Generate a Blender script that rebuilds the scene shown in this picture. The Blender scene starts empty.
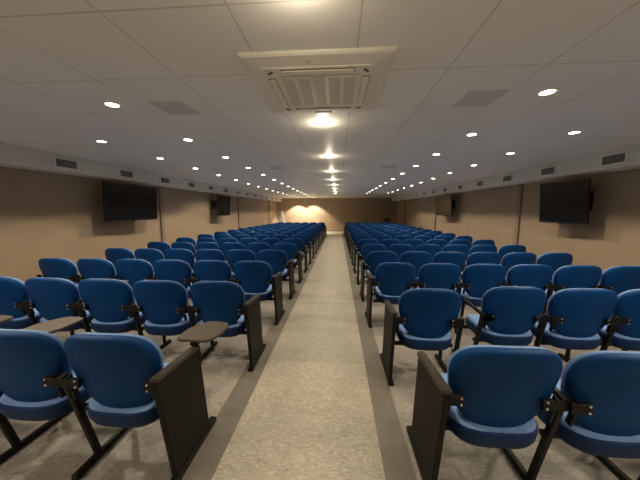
import bpy, bmesh, math, random
from mathutils import Vector, Matrix
random.seed(7)
S = bpy.context.scene
COL = S.collection
PI = math.pi
SLOPE = 0.014            # the hall floor falls gently towards the far wall
def fz(y): return -SLOPE * y
CAM_H = 1.45
CEIL = 2.35
SOFFIT = 2.07
XL, XR = -4.88, 4.55     # side walls
SL, SR = -4.53, 4.15     # soffit faces
YB, YN = 21.0, -2.6      # far wall, wall behind the viewer

# ------------------------------------------------------------------ materials
def mat(name, col, rough=0.5, var=0.0, scale=20.0, bump=0.0, bscale=200.0, metal=0.0, spec=0.5, sheen=0.0):
    m = bpy.data.materials.new(name); m.use_nodes = True
    nt = m.node_tree; b = nt.nodes['Principled BSDF']
    b.inputs['Base Color'].default_value = (*col, 1)
    b.inputs['Roughness'].default_value = rough
    b.inputs['Metallic'].default_value = metal
    b.inputs['Specular IOR Level'].default_value = spec
    if sheen:
        b.inputs['Sheen Weight'].default_value = sheen
        b.inputs['Sheen Roughness'].default_value = 0.4
    tc = nt.nodes.new('ShaderNodeTexCoord')
    if var:
        n = nt.nodes.new('ShaderNodeTexNoise'); n.inputs['Scale'].default_value = scale
        n.inputs['Detail'].default_value = 4
        r = nt.nodes.new('ShaderNodeValToRGB')
        r.color_ramp.elements[0].position = 0.3; r.color_ramp.elements[1].position = 0.7
        r.color_ramp.elements[0].color = (*[c * (1 - var) for c in col], 1)
        r.color_ramp.elements[1].color = (*[min(1, c * (1 + var)) for c in col], 1)
        nt.links.new(tc.outputs['Object'], n.inputs['Vector'])
        nt.links.new(n.outputs['Fac'], r.inputs['Fac'])
        nt.links.new(r.outputs['Color'], b.inputs['Base Color'])
    if bump:
        n2 = nt.nodes.new('ShaderNodeTexNoise'); n2.inputs['Scale'].default_value = bscale
        bp = nt.nodes.new('ShaderNodeBump'); bp.inputs['Strength'].default_value = bump
        bp.inputs['Distance'].default_value = 0.002
        nt.links.new(tc.outputs['Object'], n2.inputs['Vector'])
        nt.links.new(n2.outputs['Fac'], bp.inputs['Height'])
        nt.links.new(bp.outputs['Normal'], b.inputs['Normal'])
    return m

def emis(name, col, strength):
    m = bpy.data.materials.new(name); m.use_nodes = True
    nt = m.node_tree; nt.nodes.clear()
    o = nt.nodes.new('ShaderNodeOutputMaterial'); e = nt.nodes.new('ShaderNodeEmission')
    e.inputs['Color'].default_value = (*col, 1); e.inputs['Strength'].default_value = strength
    nt.links.new(e.outputs[0], o.inputs[0]); return m

def floor_mat(name, c1, c2, cm):
    """vinyl flooring: square sheets of slightly different tone with small pale and dark chips"""
    m = bpy.data.materials.new(name); m.use_nodes = True
    nt = m.node_tree; L = nt.links.new; N = nt.nodes.new; b = nt.nodes['Principled BSDF']
    tc = N('ShaderNodeTexCoord')
    br = N('ShaderNodeTexBrick'); br.offset = 0.5
    br.inputs['Scale'].default_value = 1.0; br.inputs['Brick Width'].default_value = 0.6
    br.inputs['Row Height'].default_value = 0.6; br.inputs['Mortar Size'].default_value = 0.0015
    br.inputs['Color1'].default_value = (*c1, 1)
    br.inputs['Color2'].default_value = (*c2, 1)
    br.inputs['Mortar'].default_value = (*cm, 1)
    mp = N('ShaderNodeMapping'); mp.inputs['Scale'].default_value = (0.8, 1.9, 1)
    vo = N('ShaderNodeTexVoronoi'); vo.inputs['Scale'].default_value = 66
    L(tc.outputs['Object'], mp.inputs['Vector']); L(mp.outputs['Vector'], vo.inputs['Vector'])
    L(tc.outputs['Object'], br.inputs['Vector'])
    sp = N('ShaderNodeSeparateColor'); L(vo.outputs['Color'], sp.inputs['Color'])
    rp = N('ShaderNodeValToRGB'); rp.color_ramp.interpolation = 'CONSTANT'
    e = rp.color_ramp.elements
    e[0].position = 0; e[0].color = (0.82, 0.82, 0.82, 1)
    e[1].position = 0.16; e[1].color = (0.98, 0.98, 0.97, 1)
    k = e.new(0.55); k.color = (1.06, 1.05, 1.03, 1)
    k = e.new(0.86); k.color = (1.28, 1.26, 1.2, 1)
    L(sp.outputs[0], rp.inputs['Fac'])
    mx = N('ShaderNodeMix'); mx.data_type = 'RGBA'; mx.blend_type = 'MULTIPLY'; mx.inputs['Factor'].default_value = 1.0
    L(br.outputs['Color'], mx.inputs[6]); L(rp.outputs['Color'], mx.inputs[7])
    L(mx.outputs[2], b.inputs['Base Color'])
    b.inputs['Roughness'].default_value = 0.42
    b.inputs['Specular IOR Level'].default_value = 0.4
    return m

def ceiling_mat():
    """square 60 cm tiles with thin darker joints"""
    m = bpy.data.materials.new('ceiling_tiles'); m.use_nodes = True
    nt = m.node_tree; L = nt.links.new; N = nt.nodes.new; b = nt.nodes['Principled BSDF']
    tc = N('ShaderNodeTexCoord')
    mp = N('ShaderNodeMapping'); mp.inputs['Location'].default_value = (-0.70 + 6.0, -1.24 + 6.0, 0)
    br = N('ShaderNodeTexBrick'); br.offset = 0
    br.inputs['Scale'].default_value = 1.0; br.inputs['Brick Width'].default_value = 0.6
    br.inputs['Row Height'].default_value = 0.6; br.inputs['Mortar Size'].default_value = 0.006
    br.inputs['Mortar Smooth'].default_value = 0.4
    br.inputs['Color1'].default_value = (0.86, 0.84, 0.80, 1)
    br.inputs['Color2'].default_value = (0.83, 0.81, 0.77, 1)
    br.inputs['Mortar'].default_value = (0.62, 0.59, 0.56, 1)
    L(tc.outputs['Object'], mp.inputs['Vector']); L(mp.outputs['Vector'], br.inputs['Vector'])
    L(br.outputs['Color'], b.inputs['Base Color'])
    b.inputs['Roughness'].default_value = 0.5
    return m

M = {}
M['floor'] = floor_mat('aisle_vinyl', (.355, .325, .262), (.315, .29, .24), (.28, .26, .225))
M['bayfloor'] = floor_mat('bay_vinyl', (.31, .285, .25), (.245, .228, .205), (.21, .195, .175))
M['ceiling'] = ceiling_mat()
M['strip'] = mat('aisle_strip', (0.15, 0.137, 0.112), 0.5, 0.12, 9)
M['wall'] = mat('wall_paint', (0.315, 0.234, 0.155), 0.8, 0.04, 2.5)
M['soffit'] = mat('soffit_paint', (0.66, 0.63, 0.57), 0.7, 0.04, 3)
M['pilaster'] = mat('pilaster_paint', (0.23, 0.175, 0.125), 0.7, 0.05, 5)
M['shell'] = mat('blue_shell', (0.0015, 0.044, 0.160), 0.55, 0.10, 6, 0.12, 300, spec=0.16)
M['fabric'] = mat('blue_fabric', (0.15, 0.27, 0.54), 0.8, 0.08, 60, 0.25, 500, spec=0.25, sheen=0.3)
M['seatshell'] = mat('navy_shell', (0.005, 0.026, 0.095), 0.55, 0.08, 8, spec=0.2)
M['black'] = mat('black_steel', (0.008, 0.007, 0.006), 0.5, 0.1, 20, spec=0.25)
M['panel'] = mat('black_panel', (0.011, 0.009, 0.006), 0.6, 0.15, 12, spec=0.2)
M['arm'] = mat('armrest_wood', (0.042, 0.034, 0.025), 0.45, 0.15, 14)
M['tablet'] = mat('tablet_laminate', (0.085, 0.070, 0.053), 0.45, 0.06, 10)
M['bolt'] = mat('bolt_zinc', (0.6, 0.6, 0.58), 0.3, 0.05, 30, metal=0.9)
M['white'] = mat('white_plastic', (0.82, 0.78, 0.68), 0.45, 0.02, 8)
M['grille'] = mat('grille_plastic', (0.66, 0.62, 0.54), 0.6, 0.03, 20)
M['slot'] = mat('dark_slot', (0.13, 0.115, 0.095), 0.8, 0.05, 20)
M['vent'] = mat('vent_aluminium', (0.75, 0.73, 0.68), 0.45, 0.04, 20)
M['ventdark'] = mat('vent_slats', (0.26, 0.25, 0.23), 0.6, 0.05, 20)
M['cgrille'] = mat('ceiling_grille', (0.66, 0.64, 0.60), 0.7, 0.04, 20)
M['screen'] = mat('tv_screen', (0.006, 0.0055, 0.005), 0.25, 0.05, 3, spec=0.3)
M['bezel'] = mat('tv_bezel', (0.010, 0.010, 0.010), 0.35, 0.05, 10)
M['cloth'] = mat('white_cloth', (0.78, 0.74, 0.66), 0.85, 0.04, 12)
M['wood'] = mat('dark_wood', (0.05, 0.033, 0.022), 0.5, 0.2, 9)
M['lamp'] = emis('lamp_lens', (1.0, 0.86, 0.62), 9.0)

# ------------------------------------------------------------------ mesh helpers
class MB:
    def __init__(self): self.v = []; self.f = []; self.sm = []
    def add(self, vs, fs, smooth=False):
        o = len(self.v); self.v += [tuple(p) for p in vs]
        self.f += [tuple(i + o for i in f) for f in fs]; self.sm += [smooth] * len(fs); return self
    def box(self, x0, x1, y0, y1, z0, z1, mtx=None):
        vs = [Vector((x, y, z)) for z in (z0, z1) for y in (y0, y1) for x in (x0, x1)]
        if mtx: vs = [mtx @ p for p in vs]
        return self.add(vs, [(0, 2, 3, 1), (4, 5, 7, 6), (0, 1, 5, 4), (2, 6, 7, 3), (0, 4, 6, 2), (1, 3, 7, 5)])
    def bar(self, a, b, w, h, up=(0, 0, 1), c=0.15):
        """chamfered rectangular tube from a to b"""
        a = Vector(a); b = Vector(b); d = (b - a).normalized(); s = d.cross(Vector(up))
        if s.length < 1e-4: s = d.cross(Vector((0, 1, 0)))
        s.normalize(); u = s.cross(d).normalized(); k = c * min(w, h)
        pr = [(w/2-k, h/2), (w/2, h/2-k), (w/2, -h/2+k), (w/2-k, -h/2), (-w/2+k, -h/2), (-w/2, -h/2+k), (-w/2, h/2-k), (-w/2+k, h/2)]
        vs = [p + s * x + u * y for p in (a, b) for x, y in pr]
        fs = [(i, i + 8, (i + 1) % 8 + 8, (i + 1) % 8) for i in range(8)]
        return self.add(vs, fs + [tuple(range(8)), tuple(range(15, 7, -1))])
    def cyl(self, a, b, r0, r1=None, n=16):
        r1 = r0 if r1 is None else r1
        a = Vector(a); b = Vector(b); d = (b - a).normalized()
        s = d.orthogonal().normalized(); u = d.cross(s)
        vs = [p + (s * math.cos(2*PI*i/n) + u * math.sin(2*PI*i/n)) * r for p, r in ((a, r0), (b, r1)) for i in range(n)]
        o = len(self.v)
        self.add(vs, [(i, (i+1) % n, (i+1) % n + n, i + n) for i in range(n)], True)
        return self.add([], []) if False else self._caps(o, n)
    def _caps(self, o, n):
        self.f += [tuple(range(o + n - 1, o - 1, -1)), tuple(range(o + n, o + 2*n))]; self.sm += [False, False]; return self
    def loft(self, rings, cap0=True, cap1=True, smooth=True):
        n = len(rings[0]); vs = [p for r in rings for p in r]; fs = []
        for k in range(len(rings) - 1):
            for i in range(n):
                j = (i + 1) % n
                fs.append((k*n + i, k*n + j, (k+1)*n + j, (k+1)*n + i))
        if cap0: fs.append(tuple(range(n - 1, -1, -1)))
        if cap1: fs.append(tuple((len(rings)-1)*n + i for i in range(n)))
        return self.add(vs, fs, smooth)
    def prism(self, pts, lo, hi, f):
        """closed outline pts (2D) extruded between lo and hi; f(p, h) -> 3D"""
        n = len(pts)
        return self.add([f(p, h) for h in (lo, hi) for p in pts],
                        [(i, (i+1) % n, (i+1) % n + n, i + n) for i in range(n)] + [tuple(range(n-1, -1, -1)), tuple(range(n, 2*n))])
    def mesh(self, name, m, bevel=0):
        me = bpy.data.meshes.new(name); me.from_pydata(self.v, [], self.f)
        for p, s in zip(me.polygons, self.sm): p.use_smooth = s
        bm = bmesh.new(); bm.from_mesh(me); bmesh.ops.recalc_face_normals(bm, faces=bm.faces)
        if bevel: bmesh.ops.bevel(bm, geom=list(bm.edges), offset=bevel, segments=2, affect='EDGES', clamp_overlap=True)
        bm.to_mesh(me); bm.free(); me.materials.append(m); return me
    def obj(self, name, m, parent=None, loc=(0, 0, 0), bevel=0):
        return put(name, self.mesh(name, m, bevel), parent, loc)

def put(name, me, parent=None, loc=(0, 0, 0)):
    o = bpy.data.objects.new(name, me); COL.objects.link(o)
    o.location = loc; o.parent = parent; return o
def tag(o, label, cat, group=None):
    o['label'] = label; o['category'] = cat
    if group: o['group'] = group
    return o
def thing(name, label, cat, loc, rot=(0, 0, 0), group=None):
    o = put(name, None, None, loc); o.rotation_euler = rot; o.empty_display_size = 0.1
    return tag(o, label, cat, group)
def struct(o): o['kind'] = 'structure'; return o
def copy_tree(o, parent=None):
    c = o.copy(); COL.objects.link(c); c.parent = parent
    for ch in list(o.children): copy_tree(ch, c)
    return c
ORD = ['first', 'second', 'third', 'fourth', 'fifth', 'sixth', 'seventh', 'eighth', 'ninth', 'tenth', 'eleventh', 'twelfth',
       'thirteenth', 'fourteenth', 'fifteenth', 'sixteenth', 'seventeenth', 'eighteenth', 'nineteenth', 'twentieth']

# ------------------------------------------------------------------ the hall
b = MB()
ya, yb_ = YN - 0.2, YB + 0.2
for x0, x1 in ((XL-.2, -0.77), (-0.77, 0.355), (0.355, XR+.2)):       # seating bay, aisle, seating bay
    b.add([(x0, ya, fz(ya)), (x1, ya, fz(ya)), (x1, yb_, fz(yb_)), (x0, yb_, fz(yb_)),
           (x0, ya, fz(ya)-.2), (x1, ya, fz(ya)-.2), (x1, yb_, fz(yb_)-.2), (x0, yb_, fz(yb_)-.2)],
          [(0, 1, 2, 3), (7, 6, 5, 4), (0, 4, 5, 1), (2, 6, 7, 3), (1, 5, 6, 2), (0, 3, 7, 4)])
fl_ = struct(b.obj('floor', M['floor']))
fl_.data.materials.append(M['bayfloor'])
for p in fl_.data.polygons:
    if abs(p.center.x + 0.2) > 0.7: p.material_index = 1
struct(MB().box(XL-.2, XR+.2, YN-.2, YB+.2, CEIL, CEIL+.15).obj('ceiling', M['ceiling']))
ZL = -0.7
struct(MB().box(XL-.2, XL, YN-.2, YB+.2, ZL, CEIL).obj('wall_left', M['wall']))
struct(MB().box(XR, XR+.2, YN-.2, YB+.2, ZL, CEIL).obj('wall_right', M['wall']))
struct(MB().box(XL, XR, YB, YB+.2, ZL, CEIL).obj('wall_back', M['wall']))
struct(MB().box(XL, XR, YN-.2, YN, ZL, CEIL).obj('wall_front', M['wall']))
struct(MB().box(XL, SL, YN, YB, SOFFIT, CEIL).obj('trim_1', M['soffit']))
struct(MB().box(SR, XR, YN, YB, SOFFIT, CEIL).obj('trim_2', M['soffit']))
# flat grey strips that edge the aisle
for k, (x0, x1) in enumerate(((-0.855, -0.68), (0.27, 0.44))):
    s = MB(); y0, y1 = YN, 18.6
    s.add([(x0, y0, fz(y0)), (x1, y0, fz(y0)), (x1, y1, fz(y1)), (x0, y1, fz(y1)),
           (x0, y0, fz(y0)+.004), (x1, y0, fz(y0)+.004), (x1, y1, fz(y1)+.004), (x0, y1, fz(y1)+.004)],
          [(3, 2, 1, 0), (4, 5, 6, 7), (0, 1, 5, 4), (2, 3, 7, 6), (1, 2, 6, 5), (0, 4, 7, 3)])
    struct(s.obj('trim_%d' % (3 + k), M['strip']))
n = 5
for y in (6.95, 12.6, 18.3):
    struct(MB().box(XL, XL+.05, y-.06, y+.06, ZL+.35, SOFFIT).obj('trim_%d' % n, M['pilaster'])); n += 1
    struct(MB().box(XR-.05, XR, y-.06, y+.06, ZL+.35, SOFFIT).obj('trim_%d' % n, M['pilaster'])); n += 1
def sloped(x0, x1, y0, y1, h):
    s = MB()
    vs = [(x, y, fz(y) + dz) for dz in (0, h) for y in (y0, y1) for x in (x0, x1)]
    return s.add(vs, [(0, 2, 3, 1), (4, 5, 7, 6), (0, 1, 5, 4), (2, 6, 7, 3), (0, 4, 6, 2), (1, 3, 7, 5)])
struct(sloped(XL, XL+.015, YN, YB, .09).obj('baseboard_left', M['pilaster']))
struct(sloped(XR-.015, XR, YN, YB, .09).obj('baseboard_right', M['pilaster']))
struct(sloped(XL, XR, YB-.015, YB, .09).obj('baseboard_back', M['pilaster']))

# ------------------------------------------------------------------ chairs
PITCH = 0.53
HB, ZC, HZ = 0.252, 0.624, 0.231            # backrest half width, centre height, half height
def back_pt(s, y, t):
    c, si = math.cos(t), math.sin(t); e = 2 / (3.5 if si > 0 else 2.7)
    x = HB * math.copysign(abs(c) ** e, c); z = HZ * math.copysign(abs(si) ** e, si)
    v = z / HZ
    if v < 0.45: x *= 1 - 0.24 * ((0.45 - v) / 1.45) ** 1.3
    x *= s; z *= s
    yy = y + 0.75 * x * x + (HZ - z) * 0.235
    return Vector((x, yy, ZC + z))
def rings(prof, ptf, n=44):
    return [[ptf(s, y, 2*PI*i/n + 0.01) for i in range(n)] for s, y in prof]
def pillow(prof, ptf):
    m = MB(); return m.loft(rings(prof, ptf))
ME = {}
ME['backrest'] = pillow([(0.02, 0), (.35, 0), (.7, 0), (.91, .001), (.965, .006), (.992, .016), (1.0, .028), (.995, .040), (.97, .043), (.5, .043), (.02, .043)], back_pt).mesh('backrest', M['shell'])
ME['back_cushion'] = pillow([(.02, .041), (.6, .041), (.955, .041), (.985, .048), (.985, .060), (.965, .072), (.92, .081), (.8, .086), (.4, .084), (.02, .084)], back_pt).mesh('back_cushion', M['fabric'])
def seat_pt(s, z, t):
    c, si = math.cos(t), math.sin(t); e = 2 / 3.6
    x = 0.235 * math.copysign(abs(c) ** e, c) * s; y = 0.225 * math.copysign(abs(si) ** e, si)
    fall = max(0.0, (y * s - 0.10) / 0.125)
    x *= 1.0 - 0.06 * (-(y / 0.225) * 0.5 + 0.5)
    lip = max(0.0, (-y * s / 0.225 - 0.55) / 0.45) if z > 0.41 else 0.0
    return Vector((x, 0.275 + y * s, z - 0.022 * fall * fall + 0.10 * x * x + 0.012 * lip))
def cushion_pt(s, z, t):
    p = seat_pt(s, z, t)
    k = max(0.0, (0.17 - p.y) / 0.11)          # the pad dips behind the raised rear lip of its shell
    p.z -= 0.030 * k * k
    return p
ME['seat'] = pillow([(.02, .425), (.9, .425), (.955, .428), (.968, .438), (.960, .450), (.93, .459), (.75, .461), (.02, .456)], cushion_pt).mesh('seat', M['fabric'])
ME['seat_shell'] = pillow([(.02, .325), (.5, .326), (.80, .334), (.93, .352), (.985, .382), (1.0, .415), (.995, .434), (.965, .437), (.94, .428), (.02, .428)], seat_pt).mesh('seat_shell', M['seatshell'])
def stand_meshes():
    ME['foot_bar'] = MB().bar((0, .07, .018), (0, .56, .018), .035, .036).mesh('foot_bar', M['black'])
    ME['rear_post'] = MB().bar((0, .215, .03), (0, .068, .615), .028, .034, (0, 1, 0)).mesh('rear_post', M['black'])
    ME['front_leg'] = MB().bar((0, .475, .03), (0, .455, .33), .028, .028, (0, 1, 0)).mesh('front_leg', M['black'])
    br = MB()
    br.bar((-.013, .066, .575), (.092, .066, .575), .020, .050, (0, 0, 1), .1)
    br.bar((.032, .100, .47), (.032, .066, .61), .012, .03, (0, 1, 0))
    ME['bracket'] = br.mesh('bracket', M['black'])
    ME['bolt'] = MB().cyl((0, 0.002, 0), (0, -.006, 0), .0065, .0045, 10).mesh('bolt', M['bolt'])
    ME['seat_beam'] = MB().bar((-.245, .46, .322), (.245, .46, .322), .035, .03).bar((-.245, .23, .302), (.245, .23, .302), .035, .03).mesh('seat_beam', M['black'])
    hb = MB(); hb.bar((-.092, .066, .575), (.0, .066, .575), .020, .050, (0, 0, 1), .1); hb.bar((-.03, .100, .47), (-.03, .066, .61), .012, .03, (0, 1, 0))
    ME['half_bracket'] = hb.mesh('half_bracket', M['black'])
stand_meshes()
# end panel: a leaning black board whose top carries a brown wooden arm pad
def panel_mesh():
    o = [(.10, .03), (.455, .03), (.375, .60), (.36, .622), (.0, .650), (-.005, .63)]
    m = MB().prism(o, -.014, .014, lambda p, h: Vector((h, p[0], p[1])))
    return m.mesh('end_panel', M['panel'], 0.003)
ME['end_panel'] = panel_mesh()
def cap_mesh():
    pts = []
    L, w = (-.008, .385), .024
    for i in range(9): a = -PI/2 + PI*i/8; pts.append((w*math.sin(a), L[1] - w + w*math.cos(a)))
    pts += [(w, L[0]), (-w, L[0])]
    top = lambda y: .652 - (y / .36) * .024
    return MB().prism(pts, 0, .020, lambda p, h: Vector((p[0], p[1], top(p[1]) - .004 + h))).mesh('arm_pad', M['arm'], 0.004)
ME['arm_pad'] = cap_mesh()
ME['panel_foot'] = MB().bar((0, .07, .018), (0, .53, .018), .045, .036).mesh('panel_foot', M['black'])
def tablet_mesh():
    c = [(-.125, .345), (.085, .335), (.125, .43), (.115, .60), (-.04, .625), (-.125, .50)]
    pts = []
    nC = len(c)
    for i in range(nC):
        p0, p1, p2 = Vector(c[i-1]), Vector(c[i]), Vector(c[(i+1) % nC])
        r = 0.042
        a = p1 + (p0-p1).normalized()*r; d = p1 + (p2-p1).normalized()*r
        for k in range(5):
            t = k/4; q = a*(1-t)**2 + p1*2*t*(1-t) + d*t*t; pts.append((q.x, q.y))
    return MB().prism(pts, 0, .018, lambda p, h: Vector((p[0], p[1], .672 + h))).mesh('writing_tablet', M['tablet'], 0.003)
ME['writing_tablet'] = tablet_mesh()
ME['tablet_arm'] = MB().bar((0, .06, .60), (0, .36, .625), .022, .03).bar((0, .35, .60), (0, .36, .674), .024, .03, (0, 1, 0)).bar((0, .34, .662), (.0, .56, .662), .05, .018).mesh('tablet_arm', M['black'])
# side arm loop with the board folded down beside the seat
ME['side_arm'] = MB().bar((0, .06, .60), (0, .40, .625), .022, .028).bar((0, .39, .63), (0, .45, .36), .022, .028, (0, 1, 0)).mesh('side_arm', M['black'])
ME['arm_stub'] = MB().bar((0, .06, .59), (0, .44, .615), .03, .03).bar((0, .36, .62), (0, .46, .628), .055, .02).mesh('arm_stub', M['black'])

def bracket(root, me, x, flip, near, bx):
    br = put('bracket', me, root, (x, 0, 0))
    if flip: br.scale = (-1, 1, 1)
    if near:
        for dz in (-.016, .016): put('bolt', ME['bolt'], br, (bx, .057, .575 + dz))
def stand(root, x, near):
    put('foot_bar', ME['foot_bar'], root, (x, 0, 0)); put('rear_post', ME['rear_post'], root, (x, 0, 0))
    put('front_leg', ME['front_leg'], root, (x, 0, 0))
    bracket(root, ME['bracket'], x, x > 0, near, .076)
def base_chair(side, aisle, near):
    """side = +1 when the aisle lies on the chair's right as seen from behind; stand on the side away from the aisle"""
    r = put('auditorium_chair', None); r.empty_display_size = .1
    bk = put('backrest', ME['backrest'], r); put('back_cushion', ME['back_cushion'], bk)
    st = put('seat', ME['seat'], r, (0, .05, -.040)); st.rotation_euler = (.07, 0, 0); put('seat_shell', ME['seat_shell'], st)
    put('seat_beam', ME['seat_beam'], r)
    stand(r, -side * (PITCH_OF[side]/2 - .018), near)
    bracket(r, ME['half_bracket'], side * (PITCH_OF[side]/2 + (.02 if aisle else 0)), side < 0, near, -.076)
    if aisle:
        p = put('end_panel', ME['end_panel'], r, (side * (PITCH/2 + .035), 0, 0))
        put('arm_pad', ME['arm_pad'], p); put('panel_foot', ME['panel_foot'], p)
    return r
PITCH_OF = {1: .54, -1: .53}
ROWS = 17
Y0, DY = 1.12, 1.005
def row_y(r): return Y0 + DY * r
protos = {}
chairs = {}
def place(side, aisle, near, x, y, label):
    k = (side, aisle, near)
    if k not in protos: protos[k] = base_chair(*k); c = protos[k]
    else: c = copy_tree(protos[k])
    c.location = (x, y, fz(y)); c.rotation_euler = (-math.atan(SLOPE), 0, random.uniform(-.012, .012))
    return tag(c, label, 'chair', 'blue auditorium chairs in rows')
extras = {(1, 0, 0): 'with open writing tablet', (1, 0, 2): 'with open tablet', (1, 0, 3): 'with open tablet', (1, 1, 3): 'with open tablet'}
for side, x0, word in ((1, -1.09, 'left'), (-1, 0.72, 'right')):
    for r in range(ROWS):
        for s in range(6):
            x = x0 - side * PITCH_OF[side] * s
            y = row_y(r) + random.uniform(-.012, .012)
            if side < 0 and r == 1: x = 0.755 if s == 0 else 1.49 + PITCH_OF[-1] * (s - 1); y -= .10 if s == 0 else 0
            if r == 0: x += -.075 if side > 0 else .07; y -= .02
            row = 'nearest row' if r == 0 else ('farthest row' if r == ROWS - 1 else ORD[r] + ' row from viewer')
            seat = 'beside the aisle' if s == 0 else ('at the wall end' if s == 5 else ORD[s] + ' from the aisle')
            lab = 'blue chair %s of aisle, %s, %s' % (word, row, seat)
            if (side, r, s) == (1, 0, 0): lab = 'blue aisle chair, nearest row on the left, open writing tablet over its end panel'
            elif (side, r, s) in extras: lab += ', writing tablet open'
            elif s == 0 and r == 0: lab = 'blue aisle chair, nearest row on the right, brown arm pad on its end panel'
            if (side, r, s) == (-1, 1, 1): lab = 'blue chair with black side arm loop, second row on the right, second from aisle'
            chairs[(side, r, s)] = place(side, s == 0, r < 5, x, y, lab)
for k in extras:
    t = put('writing_tablet', ME['writing_tablet'], chairs[k], (PITCH/2 + (.035 if k[1] == 0 else -.012), 0, 0)); t['label'] = 'grey-brown laminate writing tablet swung open'
    put('tablet_arm', ME['tablet_arm'], t)
c = chairs[(-1, 1, 1)]
a = put('side_arm', ME['side_arm'], c, (-PITCH/2, 0, 0))
stand(c, -PITCH/2 + .0, True)
put('side_arm', ME['arm_stub'], chairs[(-1, 0, 0)], (PITCH/2, 0, 0))

# ------------------------------------------------------------------ ceiling downlights
ring = MB(); n = 28
prof = [(.046, .0), (.050, -.006), (.066, -.008), (.070, 0.0)]
ring.loft([[Vector((r*math.cos(2*PI*i/n), r*math.sin(2*PI*i/n), z)) for i in range(n)] for r, z in prof], False, False)
ME['trim_ring'] = ring.mesh('trim_ring', M['white'])
ME['lens'] = MB().cyl((0, 0, -.0005), (0, 0, -.005), .049, .047, 28).mesh('lens', M['lamp'])
def spot(name, power, size=134, blend=0.25, col=(1.0, 0.85, 0.645), rad=.045):
    l = bpy.data.lights.new(name, 'SPOT'); l.energy = power; l.color = col
    l.spot_size = math.radians(size); l.spot_blend = blend; l.shadow_soft_size = rad; return l
L_SIDE = spot('side_lamp', 19.0, 126, .15, rad=.03)
L_MID = spot('aisle_lamp', 22.0, 92, 1.0); L_INNER = spot('inner_lamp', 8.0, 110, .7, rad=.02)
L_GLOW = bpy.data.lights.new('aisle_glow_fill', 'POINT'); L_GLOW.energy = 1.2; L_GLOW.color = (1, .86, .62); L_GLOW.shadow_soft_size = .035  # added fill light that lifts the ceiling above the aisle, no real bulb
L_WALL = spot('wall_lamp', 170.0, 108, .35); L_BRIGHT = spot('bright_lamp', 40.0, 150, .3)
def downlight(x, y, lamp, label, group):
    t = thing('downlight', label, 'ceiling light', (x, y, CEIL), group=group)
    put('trim_ring', ME['trim_ring'], t); put('lens', ME['lens'], t)
    put('lamp', lamp, t, (0, 0, -.03))
    if lamp is L_MID: put('glow_fill', L_GLOW, t, (0, 0, -.07))  # unseen extra point light for the ceiling halo, not part of the fixture
    return t
LX = {'outer left': -3.14, 'inner left': -1.95, 'inner right': 1.60, 'outer right': 2.76}
for word, x in LX.items():
    for k in range(-3, 16):
        y = 2.25 + 1.15 * k
        if 'right' in word and y > 15.6: continue
        where = ORD[k] + ' from the viewer' if k >= 0 else '%s behind the viewer' % ORD[-k-1]
        lab = 'round downlight in the %s ceiling row, %s' % (word, where)
        lamp = L_SIDE if 'outer' in word else L_INNER
        if word == 'outer left' and k == 6: lamp = L_BRIGHT; lab = 'glaring downlight in the outer left ceiling row, ' + where
        downlight(x, y, lamp, lab, 'downlights in the side rows')
    if 'left' in word:
        downlight(x, YB - .70, L_WALL, 'round downlight washing the far wall, end of the %s ceiling row' % word, 'downlights in the side rows')
for k in range(-2, 8):
    y = 2.85 + 1.75 * k
    where = ORD[k] + ' from the viewer' if k >= 0 else ('overhead, just behind the air conditioner' if k == -1 else 'behind the viewer')
    downlight(-.165, y, L_MID, 'round recessed downlight above the aisle, ' + where, 'downlights above the aisle')

# ------------------------------------------------------------------ ceiling cassette air conditioner
ac = thing('air_conditioner', 'square beige-white cassette air conditioner set in the ceiling above the aisle', 'air conditioner', (-.135, 2.05, CEIL - .001))
W = .46
def sq(w, z, r, n=6):
    o = []
    for cx, cy, a0 in ((1, 1, 0), (-1, 1, PI/2), (-1, -1, PI), (1, -1, 3*PI/2)):
        for i in range(n + 1):
            a = a0 + PI/2*i/n; o.append(Vector((cx*(w-r) + r*math.cos(a), cy*(w-r) + r*math.sin(a), z)))
    return o
MB().loft([sq(W, 0, .012), sq(W, -.012, .014), sq(W-.012, -.022, .02), sq(.355, -.034, .04), sq(.35, -.040, .04), sq(.27, -.040, .02)], smooth=False).obj('panel', M['white'], ac)
for k in range(4):
    rot = Matrix.Rotation(k*PI/2, 4, 'Z')
    sl = MB().box(-.231, .231, .2845, .335, -.0425, -.038, rot).obj('air_slot', M['slot'], ac)
    fl = MB().box(-.226, .226, .286, .330, -.050, -.0425, rot @ Matrix.Translation((0, 0, 0)))
    fl.obj('louvre', M['white'], sl, bevel=.002)
    cp = MB().bar(rot @ Vector((.285, .315, -.041)), rot @ Vector((.318, .288, -.041)), .018, .006)
    cp.obj('corner_notch', M['slot'], ac)
gr = MB().box(-.262, .262, -.262, .262, -.046, -.039).obj('intake_grille', M['white'], ac, bevel=.003)
for i in range(5):
    x = -.205 + i*.1025
    g = MB()
    for j in range(14):
        y = -.215 + j*.0315
        g.box(x-.036, x+.036, y-.012, y+.012, -.0475, -.0455)
    gg = MB().box(x-.038, x+.038, -.232, .212, -.0462, -.0455)
    s_ = gg.obj('grille_field', M['grille'], ac); 
    g.obj('slats', M['grille'], s_)
MB().box(-.05, .05, .236, .252, -.049, -.0455).obj('latch', M['grille'], ac)
MB().box(-.05, .05, -.252, -.240, -.049, -.0455).obj('latch', M['grille'], ac)
MB().cyl((-.05, -.40, -.03), (-.05, -.40, -.0345), .016, .015, 20).obj('badge', M['grille'], ac)
MB().box(-.075, .075, .395, .42, -.036, -.028).obj('display_strip', M['cgrille'], ac)

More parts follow.
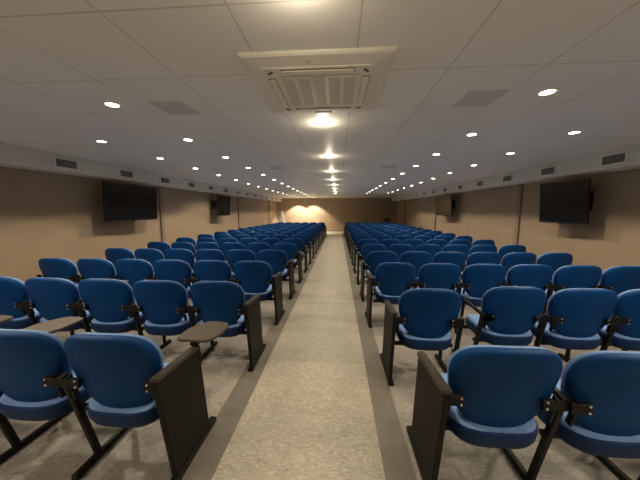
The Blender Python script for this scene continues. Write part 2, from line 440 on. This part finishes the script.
# square return grilles flush in the ceiling
for i, (x, y, lab) in enumerate(((1.13, 2.34, 'square grey ceiling grille right of the air conditioner'), (-1.45, 2.36, 'square grey ceiling grille left of the air conditioner'),
                     (1.04, 5.74, 'square grey ceiling grille farther down the hall, right of the aisle lights'), (-1.32, 5.74, 'square grey ceiling grille farther down the hall, left of the aisle lights'))):
    t = thing('ceiling_grille', lab, 'grille', (x, y, CEIL), group='square grilles in the ceiling')
    fr = MB(); w = .15
    for q in ((-w, w, -w, -w+.02), (-w, w, w-.02, w), (-w, -w+.02, -w+.02, w-.02), (w-.02, w, -w+.02, w-.02)): fr.box(*q, -.008, 0)
    fr.obj('frame', M['cgrille'], t)
    sl = MB()
    for j in range(11): yy = -.12 + j*.024; sl.box(-.13, .13, yy-.010, yy+.010, -.006, -.001)
    sl.obj('slats', M['cgrille'], t)

# ------------------------------------------------------------------ vents in the soffits
def vent_proto(face):
    t = put('air_vent', None)
    fr = MB(); w, h = .195, .085
    def bx(m, y0, y1, z0, z1, d0, d1): m.box(min(face*d0, face*d1), max(face*d0, face*d1), y0, y1, z0, z1)
    bx(fr, -w, w, h-.022, h, 0, .022); bx(fr, -w, w, -h, -h+.022, 0, .022)
    bx(fr, -w, -w+.024, -h+.022, h-.022, 0, .022); bx(fr, w-.024, w, -h+.022, h-.022, 0, .022)
    fr.obj('frame', M['vent'], t)
    bk = MB(); bx(bk, -w+.024, w-.024, -h+.022, h-.022, 0, .004); bk.obj('backing', M['slot'], t)
    sl = MB()
    for j in range(5): z = -.044 + j*.022; bx(sl, -w+.024, w-.024, z-.004, z+.004, .004, .016)
    sl.obj('slats', M['ventdark'], t)
    return t
for face, x, y0, word in ((1, SL, 4.18, 'left'), (-1, SR, 4.36, 'right')):
    p = None
    for k in range(13):
        p2 = vent_proto(face) if p is None else copy_tree(p); p = p or p2
        p2.location = (x, y0 + 1.25*k, 2.205)
        tag(p2, 'pale framed air vent on the %s soffit, %s from the viewer' % (word, ORD[k]), 'air vent', 'air vents along the soffits')

# ------------------------------------------------------------------ televisions under the soffits
def tv(face, x, y, label, L=1.36, H=.78, zc=1.60):
    """face = +1 looks towards +X; hangs close to the side wall, top leaning out"""
    t = thing('television', label, 'television', (x, y, zc), (0, 0, 0), 'televisions on the side walls')
    t.rotation_euler = (0, face*math.radians(4), -face*math.radians(3))
    bz = MB(); q = .014
    f = lambda a, b_: (min(face*a, face*b_), max(face*a, face*b_))
    bz.box(*f(-.045, .008), -L/2, L/2, -H/2, -H/2+.03); bz.box(*f(-.045, .008), -L/2, L/2, H/2-q, H/2)
    bz.box(*f(-.045, .008), -L/2, -L/2+q, -H/2+.03, H/2-q); bz.box(*f(-.045, .008), L/2-q, L/2, -H/2+.03, H/2-q)
    bz.obj('bezel', M['bezel'], t)
    MB().box(*f(-.04, .004), -L/2+q, L/2-q, -H/2+.03, H/2-q).obj('screen', M['screen'], t)
    MB().box(*f(-.085, -.04), -L/2+.15, L/2-.15, -H/2+.08, H/2-.12).obj('rear_housing', M['bezel'], t, bevel=.01)
    wall = abs((XL if face > 0 else XR) - x)
    mt = MB(); mt.box(*f(-wall+.02, -.08), -.04, .04, -.05, .05); mt.box(*f(-wall+.005, -wall+.03), -.2, .2, -.17, .17)
    mt.obj('wall_mount', M['black'], t)
    MB().box(*f(-.03, .012), -.035, .035, -H/2-.02, -H/2).obj('sensor_bump', M['bezel'], t)
    return t
tv(1, -4.46, 5.50, 'large black television on the left wall, nearest to the viewer')
tv(-1, 4.16, 5.24, 'large black television on the right wall, nearest to the viewer', .98, .78, 1.58)
tv(1, -4.46, 10.1, 'black television farther down the left wall', 1.0)
tv(-1, 4.16, 10.8, 'black television farther down the right wall')

# ------------------------------------------------------------------ things by the far wall
fx, fy = -4.05, 18.9
fl = thing('draped_flag', 'white cloth draped down a dark pole in the far left corner', 'flag', (fx, fy, fz(fy)))
MB().cyl((0, 0, 0), (0, 0, .04), .17, .15, 24).obj('base', M['wood'], fl)
MB().cyl((0, 0, .04), (0, 0, 1.62), .014, .012, 10).obj('pole', M['wood'], fl)
MB().cyl((0, 0, 1.62), (0, 0, 1.70), .024, .002, 10).obj('finial', M['bolt'], fl)
rg = []
for k in range(11):
    u = k/10; z = 1.56 - 1.05*u; r = .05 + .17*u**.8
    rg.append([Vector((.06*u + r*math.cos(a)*(1+.18*math.cos(7*a+u)), .6*r*math.sin(a)*(1+.18*math.cos(7*a+u)), z)) for a in [2*PI*i/56 for i in range(56)]])
MB().loft(rg).obj('cloth', M['cloth'], fl)
lx, ly = 3.45, 18.9
le = thing('lectern', 'dark wooden lectern standing near the far right corner', 'lectern', (lx, ly, fz(ly)))
MB().box(-.26, .26, -.20, .20, 0, .06).obj('plinth', M['wood'], le, bevel=.005)
MB().prism([(-.15, .06), (.15, .06), (.15, 1.05), (-.15, .98)], -.2, .2, lambda p, h: Vector((h, p[0], p[1]))).obj('column', M['wood'], le, bevel=.005)
MB().prism([(-.24, .97), (.22, 1.10), (.22, 1.125), (-.24, .995)], -.29, .29, lambda p, h: Vector((h, p[0], p[1]))).obj('sloped_top', M['wood'], le, bevel=.004)
mc = MB().cyl((.12, .15, 1.09), (.12, .15, 1.30), .006, .006, 8).cyl((.12, .15, 1.30), (.12, .07, 1.36), .012, .016, 10).obj('microphone', M['black'], le)

# ------------------------------------------------------------------ world, camera, view
w = bpy.data.worlds.new('hall_air'); S.world = w; w.use_nodes = True
w.node_tree.nodes['Background'].inputs[0].default_value = (.02, .018, .015, 1)
w.node_tree.nodes['Background'].inputs[1].default_value = 0.2
F = 262.0
cam = bpy.data.cameras.new('camera'); cam.sensor_width = 36; cam.lens = F/640*36; cam.clip_start = .02
co = bpy.data.objects.new('camera', cam); COL.objects.link(co); S.camera = co
yaw = math.atan(18/F); pitch = math.atan(30.5/F)
co.location = (0, 0, CAM_H); co.rotation_euler = (PI/2 - pitch, 0, yaw)
S.view_settings.view_transform = 'Standard'; S.view_settings.look = 'None'
S.view_settings.exposure = 1.68; S.view_settings.gamma = 1.0; S.view_settings.use_curve_mapping = False
